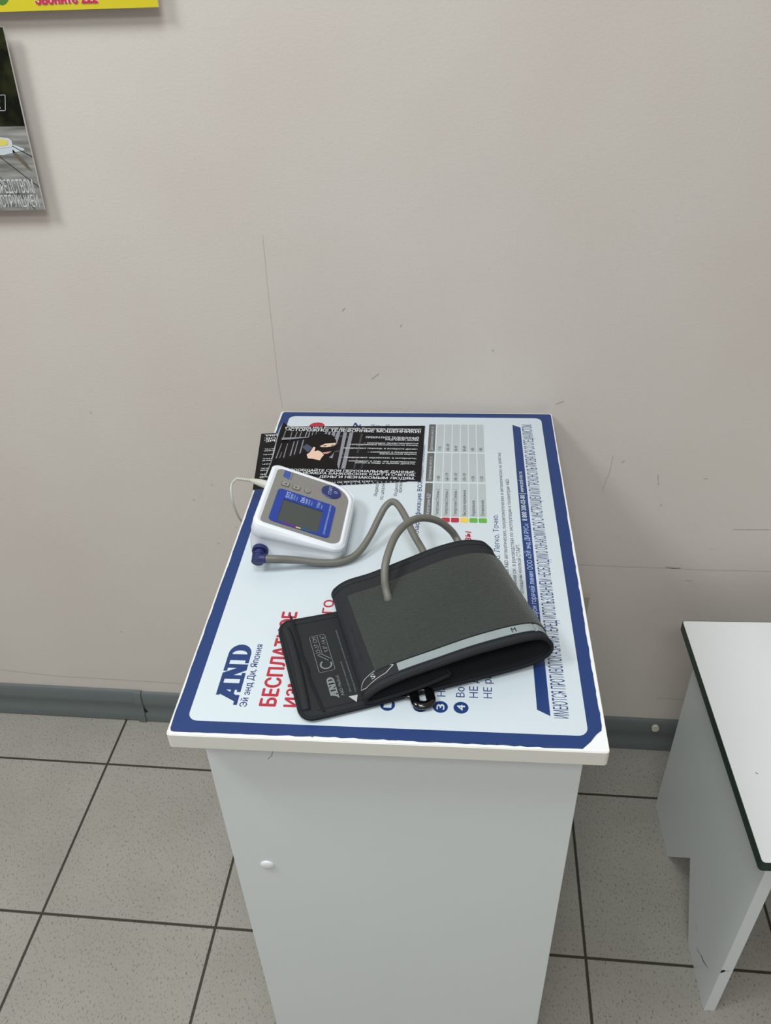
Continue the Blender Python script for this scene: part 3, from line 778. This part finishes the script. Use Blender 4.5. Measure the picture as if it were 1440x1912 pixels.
# ------------------------------------------------------------------ blood pressure monitor
MO = D(50.9, 389.5, 2.0); MY = YAW - math.radians(1.03)
mon = thing('blood_pressure_monitor', 'white and silver blood pressure monitor with blue display frame, standing on the desk poster', 'monitor', MO, MY)
PH = math.radians(20.6); cp, spn = math.cos(PH), math.sin(PH)
ZA = 63.5
def pf(e, g, n): return (e * cp + n * spn, -g, ZA - e * spn + n * cp)
def ring(x0, x1, y0, y1, r, zl, zr): return [(x, y, zl + (zr - zl) * (x - x0) / (x1 - x0)) for x, y in rrect(x0, x1, y0, y1, r, 8)]
pz = lambda x, dz: ZA - x * spn / cp + dz
b = MB()
R = [ring(-13, 95, -119, 5, (16, 14, 22, 10), 0, 0), ring(-18, 99, -122, 8, (18, 16, 24, 10), 3, 2.5), ring(-20, 101.5, -123, 9, (19, 17, 26, 10), 14, 8),
     ring(-19, 102, -122.2, 9, (19, 17, 26, 10), 28, 13), ring(-16.5, 102.5, -121.2, 9, (17, 16, 27, 10), 39, 16.5), ring(-15, 102.8, -122.6, 9, (16, 16, 27, 10), 44, 18.2), ring(-13.5, 103, -125.4, 9, (15, 16, 28, 10), 50, 20.5),
     ring(-10.5, 102.5, -125, 9, (13, 16, 28, 10), 58, 24), ring(-8.5, 102, -124, 8.3, (12, 15, 28, 9), pz(-8.5, -2.2), pz(102, -2.2)), ring(-6.5, 101, -122.5, 6.8, (11, 15, 28, 9), pz(-6.5, -.2), pz(101, -.2)),
     ring(-4, 99, -120, 4.5, (9, 14, 27, 9), pz(-4, .9), pz(99, .9)), ring(-2, 97.5, -118.3, 2.3, (7, 13, 26.5, 8.5), pz(-2, .7), pz(97.5, .7)), ring(-.6, 96, -116.9, .6, (6, 12.5, 26, 8), pz(-.6, -.6), pz(96, -.6))]
b.rings(R, M_MWHITE)
g = b.build('case', mon, smooth=60)
b = MB(); b.prism(rrect(0, 102, -116.6, 0, (5.5, 13, 27, 8), 8), lambda x, y, n: pf(x, -y, n), -1.2, .5, M_MGREY)
bevel(b.build('faceplate', mon, smooth=40), .0004, 2)
# blue display frame, a ring with a real recess around the screen
b = MB()
out = rrect(9.2, 87.6, -111.2, -43.2, 6, 10); L0 = (19.6, 72.6, -107.2, -62.3)
def on_rect(x, y):
    cx, cy = (L0[0] + L0[1]) / 2, (L0[2] + L0[3]) / 2; hx, hy = (L0[1] - L0[0]) / 2, (L0[3] - L0[2]) / 2
    return (min(max(x, L0[0]), L0[1]), min(max(y, L0[2]), L0[3]))
inn = [on_rect(x, y) for x, y in out]
n = len(out); A = [pf(x, -y, 0.4) for x, y in out]; B = [pf(x, -y, 1.5) for x, y in out]; Cc = [pf(x, -y, 1.5) for x, y in inn]; Dd = [pf(x, -y, .5) for x, y in inn]
b.add(A + B + Cc + Dd, [(k * n + i, k * n + (i + 1) % n, (k + 1) * n + (i + 1) % n, (k + 1) * n + i) for k in range(3) for i in range(n)], M_MBLUE)
fb = lambda x, y: pf(x, -y, 1.62)
ML = lambda s, e, g0, g1, cap, m, fn=fb, **k: text(b, s, (e, -g0), (0, 1), (-1, 0), g0 - g1, cap, m, fn, **k)
ML('SYS', 26.2, 58.6, 45.5, 5.2, M_BTXT, bold=.01); ML('ВЕРХНЕЕ', 30.0, 58.4, 47, 2.3, M_BTXT, bold=.02); ML('ДАВЛЕНИЕ', 33.4, 58.4, 48, 1.9, M_BTXT); ML('мм рт.ст.', 36.8, 58.4, 49.5, 1.9, M_BTXT)
ML('DIA', 46.2, 58.2, 46.5, 5.2, M_BTXT, bold=.01); ML('НИЖНЕЕ', 50.0, 58.2, 47.5, 2.3, M_BTXT, bold=.02); ML('ДАВЛЕНИЕ', 53.4, 58.2, 48, 1.9, M_BTXT); ML('мм рт.ст.', 56.8, 58.2, 49.5, 1.9, M_BTXT)
ML('ПУЛЬС', 66.6, 58.6, 46, 3.4, M_BTXT); ML('уд/мин', 70.2, 58.2, 50, 1.8, M_BTXT)
ML('ДЛЯ ИЗМЕРЕНИЯ АРТЕРИАЛЬНОГО ДАВЛЕНИЯ', 81.6, 106.5, 45, 2.1, M_BTXT)
for e0, e1, m in ((26, 45, M_PURP), (45, 51, M_PYEL), (51, 64.5, M_TEAL)): b.poly([fb(e0, -110.6), fb(e1, -110.6), fb(e1, -108.3), fb(e0, -108.3)], m)
df = b.build('display_frame', mon); df['label'] = 'blue frame round the display'
b = MB(); b.poly([pf(L0[0], -L0[3], .62), pf(L0[1], -L0[3], .62), pf(L0[1], -L0[2], .62), pf(L0[0], -L0[2], .62)], M_LCD); g = b.build('screen', df); g['label'] = 'grey blank display glass'
fp = lambda x, y: pf(x, -y, .62)
b = MB(); and_logo(b, (18.4, -18.6), (0, 1), (-1, 0), 17.6, 8.6, M_LOGOB, fp); text(b, 'A&D Medical', (21.4, -18.6), (0, 1), (-1, 0), 17, 2.0, M_PDGREY, fp); b.build('printed_logo', mon)
def button(name, cx, cy, hx, hy, r, sym):
    b = MB()
    for k, (s, n0, n1, m) in enumerate(((1.0, .4, .9, M_BTNRIM), (.86, .8, 1.7, M_BTN))):
        b.prism(rrect(cx - hx * s, cx + hx * s, cy - hy * s, cy + hy * s, r * s, 6), lambda x, y, n: pf(x, -y, n), n0, n1, m)
    if sym: b.poly([pf(cx - 1.6 * sym, -(cy - 1.9), 1.82), pf(cx + 1.6 * sym, -cy, 1.82), pf(cx - 1.6 * sym, -(cy + 1.9), 1.82)], M_MARK)
    else: text(b, 'o', (cx + 1.2, cy - 1.2), (0, 1), (-1, 0), 2.4, 3.6, M_BTNRIM, lambda x, y: pf(x, -y, 1.82))
    return bevel(b.build(name, mon, smooth=40), .0004, 2)
button('memory_button', 15.9, -30.6, 5.4, 4.9, 2.0, -1); button('memory_button', 30.8, -30.8, 5.4, 4.9, 2.0, 1); button('set_button', 46.1, -30.8, 4.1, 4.3, 4.0, 0)
b = MB()
b.rings([[pf(77 + r * math.cos(a), 15.9 + r * math.sin(a), h) for a in [i * 2 * math.pi / 40 for i in range(40)]] for r, h in ((13.6, .4), (13.6, 1.0), (12.9, 1.7), (9, 2.2), (3, 2.4))], M_START)
fs_ = lambda x, y: pf(x, -y, 2.62)
text(b, 'СТАРТ', (77.2, -24.2), (0, 1), (-1, 0), 17.5, 4.2, M_BTXT, fs_)
for k in range(20):
    a0, a1 = math.radians(215 + k * 14.5), math.radians(215 + (k + 1) * 14.5)
    b.poly([fs_(82.6 + rr * math.cos(aa), -15.8 + rr * math.sin(aa)) for rr, aa in ((1.9, a0), (2.4, a0), (2.4, a1), (1.9, a1))], M_BTXT)
b.poly([fs_(79.6, -16.1), fs_(82.4, -16.1), fs_(82.4, -15.6), fs_(79.6, -15.6)], M_BTXT)
g = b.build('start_button', mon, smooth=30); g['label'] = 'round blue start button'
for x, y in ((-4, -108), (84, -108), (-4, -8), (84, -8)):
    b = MB(); b.prism(circle(x, y, 5, 16), lambda px, py, n: (px, py, n), -1.0, .4, M_PDGREY); b.build('rubber_foot', mon)

# ------------------------------------------------------------------ power cord plugged into the monitor's side
pc = thing('power_cord', 'thin grey power cord plugged into the monitor, hanging over the left desk edge', 'cord', D(20, 393, 38), YAW)
po3 = (20, 393, 38)
ax0, ax1 = Vector((38, 386.5, 38)), Vector((7.5, 400.8, 37))
b = MB(off=po3)
pts = [ax0 + (ax1 - ax0) * t for t in [0, .15, .3, .5, .7, .85, .95, 1]]
rad = [5.4, 5.6, 5.6, 5.2, 4.4, 3.6, 2.9, 2.2]
b.tube(pts, lambda t: rad[min(7, int(round(t * 7)))], M_CORD, 18)
pg = g = b.build('plug', pc, smooth=40); g['label'] = 'tapered pale grey plug'
cable = spline([ax1, (0, 404.5, 36.4), (-8, 406.2, 35.6), (-14, 407, 34.8), (-18.0, 404, 33), (-19.5, 396, 32.5), (-19, 388, 29), (-18, 383, 19), (-17, 383, 6), (-16, 389, -15), (-14, 400, -38), (-8, 415, -70), (10, 440, -120), (14, 470, -250), (10, 500, -420), (5, 540, -620), (0, 560, -780), (-4, 600, -806), (-6, 640, -808)], 8)
b = MB(off=po3); b.tube(cable, 1.55, M_CORD, 10); b.build('cable', pc, smooth=True)
b = MB(off=po3); sl = cable[:26]
for i in range(9):
    p = ax1 + (Vector((-14, 407.2, 35.2)) - ax1) * (i / 8.0); d = (Vector((-14, 407.2, 35.2)) - ax1).normalized() * .62
    b.tube([p - d, p + d], 2.75 - .06 * i, M_CORD, 14)
b.tube([ax1, Vector((-14, 407.2, 35.2))], 1.8, M_CORD, 12)
g = b.build('strain_relief', pg, smooth=40); g['label'] = 'ribbed flexible sleeve behind the plug'

# ------------------------------------------------------------------ arm cuff with its hose
cf = thing('blood_pressure_cuff', 'folded charcoal arm cuff with silver strip and grey air hose, lying on the desk', 'cuff', D(265, 150, 1.0), YAW)
co = (265, 150, 0)
a20 = math.radians(20); cA, sA = math.cos(a20), math.sin(a20)
def cw(s, w, z): return Vector((s * cA - w * sA, s * sA + w * cA, z))
PTS = [((134.5, -17, 4.5), (134.5, 99, 4.5)), ((137, -25, 4.5), (137, 108, 4.5)), ((143, -30, 4.5), (143, 114, 4.5)), ((152, -31, 4.2), (152, 115, 4.2)), ((175, -31, 4), (175, 114, 4)), ((203, -31, 4), (205, 113, 4)), ((250, -30.5, 4), (250, 114, 4)),
       ((318, -30, 4.5), (318, 115, 5)), ((370, -30, 6), (355, 117, 8)), ((392, -30, 9.5), (380, 119, 14)), ((403.5, -31, 17), (393, 120, 24)), ((406.5, -31, 27), (398, 120, 35)), ((402, -31, 37.5), (396.5, 120, 44)), ((391, -31, 46), (388, 121, 55)),
       ((376, -31, 48), (379, 121, 60.5)), ((352, -31, 47), (360, 123, 64)), ((317, -31, 44.5), (330, 123.5, 62)), ((282, -31, 40), (290, 123, 53)), ((247, -31, 35), (250, 123, 43)), ((224, -31, 29), (222, 125, 37.5)), ((209, -31, 21.5), (208, 127, 29)),
       ((201.5, -31, 14.5), (203.5, 127, 21)), ((204, -31, 10), (207, 126, 14)), ((215, -31, 8.8), (222, 124, 11)), ((258, -30.5, 12.5), (262, 121, 15)), ((292, -30, 21), (292, 118, 20))]
KS = 6
FR = spline([p[0] for p in PTS], KS); BK = spline([p[1] for p in PTS], KS)
NP = len(FR); NW = 26
def sag(t, k):       # slight slack in the raised layer
    i = t / KS
    if 13 <= i <= 20: return 1.6 * math.sin((i - 13) / 7 * math.pi) * math.sin(k * math.pi) + .5 * math.sin(k * 9 + i * 1.3)
    return 0
def surf(t, k):
    i = min(int(t), NP - 2); f = t - i
    p = (FR[i] * (1 - f) + FR[i + 1] * f) * (1 - k) + (BK[i] * (1 - f) + BK[i + 1] * f) * k
    p = Vector(p); p.z += sag(t, k); return p
def nrm(t, k):
    e = .05
    du = surf(min(t + e, NP - 1.001), k) - surf(max(t - e, 0), k); dk = surf(t, min(k + .01, 1)) - surf(t, max(k - .01, 0))
    return du.cross(dk).normalized()
def S3(t, k, h=0.0):
    p = surf(t, k) + nrm(t, k) * h
    return cw(p.x, p.y, p.z)
SGN = 1.0 if nrm(4.5 * KS, .5).z > 0 else -1.0      # side that faces up on the lower layer
def patch(mb, t0, t1, k0, k1, nt_, nk, h0, h1, m, kf=None):
    """raised patch lying on the OUTER (folded-over top) face"""
    G0, G1 = [], []
    for i in range(nt_ + 1):
        t = t0 + (t1 - t0) * i / nt_
        a, c = (k0, k1) if kf is None else kf(t)
        for jx in range(nk + 1):
            k = a + (c - a) * jx / nk
            G0.append(S3(t, k, h0)); G1.append(S3(t, k, h1))
    n1 = nk + 1; N = len(G0)
    F = [(i * n1 + q, i * n1 + q + 1, (i + 1) * n1 + q + 1, (i + 1) * n1 + q) for i in range(nt_) for q in range(nk)]
    B = [i * n1 for i in range(nt_ + 1)] + [nt_ * n1 + q for q in range(1, n1)] + [i * n1 + nk for i in range(nt_ - 1, -1, -1)] + [q for q in range(nk - 1, 0, -1)]
    mb.add(G0 + G1, [tuple(x + N for x in f) for f in F] + [f[::-1] for f in F] + [(B[i], B[(i + 1) % len(B)], N + B[(i + 1) % len(B)], N + B[i]) for i in range(len(B))], m)
OUT = -SGN                                           # normal direction of the outer face
TH = 1.7
b = MB(off=co)
patch(b, 0, NP - 1.001, 0, 1, (NP - 1), NW, -TH, TH, M_CLOTH)
b.build('cuff_fabric', cf, smooth=50)
b = MB(off=co)
for k in (0.0, 1.0): b.tube([S3(min(i, NP - 1.01), k) for i in range(NP)], 2.35, M_BIND, 10)
for t in (0, NP - 1.01): b.tube([S3(t, k / 20) for k in range(21)], 2.35, M_BIND, 10)
g = b.build('edge_binding', cf, smooth=True); g['label'] = 'black binding tape sewn round the cuff edges'
# stitched lines beside the edges of the top layer
b = MB(off=co)
for k in (0.045, .955): b.tube([S3(t, k, OUT * (TH + .1)) for t in [12.5 * KS + i for i in range(int(9.5 * KS))]], .45, M_BIND, 6)
for k in (0.055, .945): b.tube([S3(t, k, SGN * (TH + .1)) for t in [3 * KS + i for i in range(int(3 * KS))]], .45, M_BIND, 6)
b.build('seam', cf, smooth=True)
# pile patch
b = MB(off=co)
kk = lambda w, s0=158.0: (w + 31) / s0
patch(b, 11.2 * KS, 19.3 * KS, .125, .845, 60, 30, OUT * TH * .9, OUT * (TH + 1.5), M_VELC)
g = b.build('velcro_panel', cf, smooth=60); g['label'] = 'fuzzy grey-green hook-and-loop panel'
b = MB(off=co)
patch(b, 12.0 * KS, 18.25 * KS, .055, .118, 50, 3, OUT * TH * .9, OUT * (TH + .55), M_SILV)
def on_top(t0, k0, dt, dk, h):
    """2-D to cuff top: x runs along the strip, y across"""
    return lambda x, y: S3(t0 + x * dt, k0 + y * dk, OUT * (TH + h))
UT = KS / 33.0                                       # t per millimetre of strip, running back to the left
text(b, 'M', (0, 0), (1, 0), (0, 1), 7, 6.0, M_CDARK, on_top(14.55 * KS, .068, -UT, 1 / 158.0, .8), bold=.02)
text(b, 'L', (0, 0), (1, 0), (0, 1), 3, 4.5, M_PDGREY, on_top(13.1 * KS, .072, -UT, 1 / 158.0, .8))
g = b.build('size_strip', cf, smooth=60); g['label'] = 'silver strip with size letters along the front edge'
b = MB(off=co)
fo = lambda s, w: S3((18.25 + (238 - s) / 36 * 2.35) * KS if s > 209 else (20.14 + (209 - s) / 7.5 * .9) * KS, (w + 31) / 158.0, OUT * (TH + .35))
arrow = [(201.6, -19.3), (207.7, -12.2), (230.5, -8.6), (236, -12.5), (229.5, -18.5), (207.7, -22.6)]
for i in range(6):
    p, q = Vector(arrow[i]), Vector(arrow[(i + 1) % 6]); nn = Vector((-(q - p).y, (q - p).x)).normalized() * .35
    for t in range(6):
        u0, u1 = p + (q - p) * t / 6, p + (q - p) * (t + 1) / 6
        b.poly([fo(*(u0 - nn)), fo(*(u1 - nn)), fo(*(u1 + nn)), fo(*(u0 + nn))], M_CPRINT2)
text(b, 'S', (216.5, -18.2), (1, .1), (-.1, 1), 4.2, 5.6, M_CPRINT2, fo, bold=.02)
# prints on the lower end
fl = lambda s, w: cw(s, w, 4 + TH + .55)
and_logo(b, (177.5, -13.5), (0, 1), (-1, 0), 30, 8.3, M_CPRINT, fl)
text(b, 'A&D Medical', (183.2, -12), (0, 1), (-1, 0), 28.5, 3.4, M_CPRINT, fl)
def cline(p, q, w, m=M_CPRINT):
    p, q = Vector(p), Vector(q); nn = Vector((-(q - p).y, (q - p).x)).normalized() * w / 2
    b.poly([fl(*(p - nn)), fl(*(q - nn)), fl(*(q + nn)), fl(*(p + nn))], m)
bx = rrect(164.5, 182.0, 26, 82, 2.5, 3)
for i in range(len(bx)): cline(bx[i], bx[(i + 1) % len(bx)], .5)
cline((173.3, 81.8), (173.3, 53), .5)
text(b, '23-37 CM', (171.6, 54), (0, 1), (-1, 0), 26, 4.6, M_CPRINT, fl); text(b, '9.0"-14.6"', (180.5, 54), (0, 1), (-1, 0), 26, 4.6, M_CPRINT, fl)
for p, q in (((168, 52), (178, 41)), ((172, 53), (181, 43)), ((168, 52), (172, 53))): cline(p, q, .8)
for i in range(10):
    a0, a1 = math.radians(120 + i * 26), math.radians(120 + (i + 1) * 26)
    cline((174 + 6 * math.cos(a0), 36 + 6 * math.sin(a0)), (174 + 6 * math.cos(a1), 36 + 6 * math.sin(a1)), 1.8)
text(b, 'Для взрослых средний размер', (191.0, -9.5), (0, 1), (-1, 0), 45, 1.7, M_CPRINT, fl)
text(b, 'Перед использованием прочитайте инструкцию', (196.5, -11), (0, 1), (-1, 0), 95, 1.7, M_CPRINT, fl)
b.poly([fl(186.8, -15.0), fl(196.5, -15.2), fl(193.3, -24.6)], M_CPRINT2)
b.build('cuff_print', cf)
# channel and upright seam ridge at the free end
b = MB(off=co)
ch = spline([(141, -20, 6.2), (142, 0, 6.8), (143, 40, 7), (143, 80, 7), (141.5, 102, 6.4)], 6)
b.tube([cw(*p) for p in ch], 4.6, M_CLOTH, 12, flat=.75)
g = b.build('rod_channel', cf, smooth=True)
b = MB(off=co)
rg = spline([(158, -27, 7.5), (156.5, -16, 8.5), (154, 5, 9.2), (152.5, 22, 9.2), (153, 38, 9.5), (151.2, 58, 9.2), (151.8, 80, 9.5), (151, 104, 9.8), (150.5, 114, 11), (150, 119.5, 13)], 6)
b.tube([cw(p.x, p.y, p.z - 1.8) for p in rg], lambda t: 1.3 if t < .93 else 1.3 - 10 * (t - .93), M_BIND, 8)
vs = [cw(p.x + d, p.y, z) for p in rg for d, z in ((-.9, 4), (.9, 4), (.5, p.z), (-.5, p.z))]
b.add(vs, [(4 * i + q, 4 * i + (q + 1) % 4, 4 * i + 4 + (q + 1) % 4, 4 * i + 4 + q) for i in range(len(rg) - 1) for q in range(4)], M_BIND)
g = b.build('seam_ridge', cf, smooth=40); g['label'] = 'upright stitched ridge across the free end'
# ring
b = MB(off=co)
rp = rrect(-8.2, 8.2, -10.5, 10.5, 6.5, 6)
ra = math.radians(14)
rc = [Vector((257.5 + x * math.cos(ra) - y * math.sin(ra), 53.5 + x * math.sin(ra) + y * math.cos(ra), 5.2 + y * .06)) for x, y in rp]
b.tube(rc, 5.0, M_RING, 14, closed=True, flat=.72)
b.tube([(236, 54.5, 5), (243, 53.5, 5), (250, 55, 5)], 2.0, M_RING, 10)
g = b.build('loop_ring', cf, smooth=True); g['label'] = 'glossy black plastic loop under the front edge'
# hose and plug
b = MB(off=co)
hose = spline([(50, 250.5, 21.5), (57.8, 251.3, 21.5), (70.7, 253.2, 20), (89.7, 257.6, 15.5), (122.4, 261.4, 8.5), (148.5, 268, 6.2), (166.3, 280.9, 9), (179.6, 302.8, 18), (189.9, 325.9, 30), (198.2, 339.4, 40), (207.2, 342.1, 46), (215.4, 334.1, 46), (225.3, 315.6, 42), (236.8, 288.3, 36), (247.6, 268.6, 30), (258, 248, 25), (272, 222, 23), (290, 208, 24), (304, 222, 25), (303, 248, 26), (296.9, 269, 30),
                (290.1, 281.9, 36), (283, 283, 47), (270.2, 279.5, 62), (256.1, 273.3, 72), (242.4, 263.9, 78), (230, 246.7, 82), (220.6, 227, 82), (214.6, 206.2, 78), (210.9, 187.3, 71), (210.6, 174.5, 61), (212.4, 166.5, 52), (214.6, 160.5, 47)], 8)
b.tube(hose, 4.5, M_TUBE, 16); ah = g = b.build('air_hose', cf, smooth=True); g['label'] = 'grey rubber air hose looping over the cuff'
e0 = hose[-1]; d = Vector((.22, -.70, -.68)).normalized()
b = MB(off=co)
pth = [e0 - d * 1 + d * x for x in (0, .8, 1.6, 4.0, 6.2, 7.6, 8.3)]
rr = [4.3, 4.9, 4.7, 4.9, 4.4, 3.0, 1.0]
b.tube(pth, lambda t: rr[min(6, int(round(t * 6)))], M_TUBE, 16)
g = b.build('hose_fitting', ah, smooth=True); g['label'] = 'rounded grey fitting where the hose enters the cuff'
b = MB(off=co)
b.tube([(46, 267.5, 23), (46, 262.0, 22.5)], 10.2, M_PLUG, 24)
b.tube([(46, 262.5, 22.5), (46, 259.5, 22)], 7.0, M_PLUG, 24)
for i in range(4):
    y = 259.5 - i * 3.3
    b.tube([(45.5, y, 22 - i * .9), (45.5, y - 2.7, 21.2 - i * .9)], 8.2 - .15 * i, M_PLUG, 20)
b.tube([(45.5, 260, 22), (45.5, 246.5, 18.6)], 7.2, M_PLUG, 20)
b.tube([(44, 251.2, 21), (56, 251.4, 21.5)], 6.0, M_PLUG, 18)
g = bevel(b.build('air_plug', ah, smooth=40), .0006, 2); g['label'] = 'ribbed navy blue air plug in the monitor side'
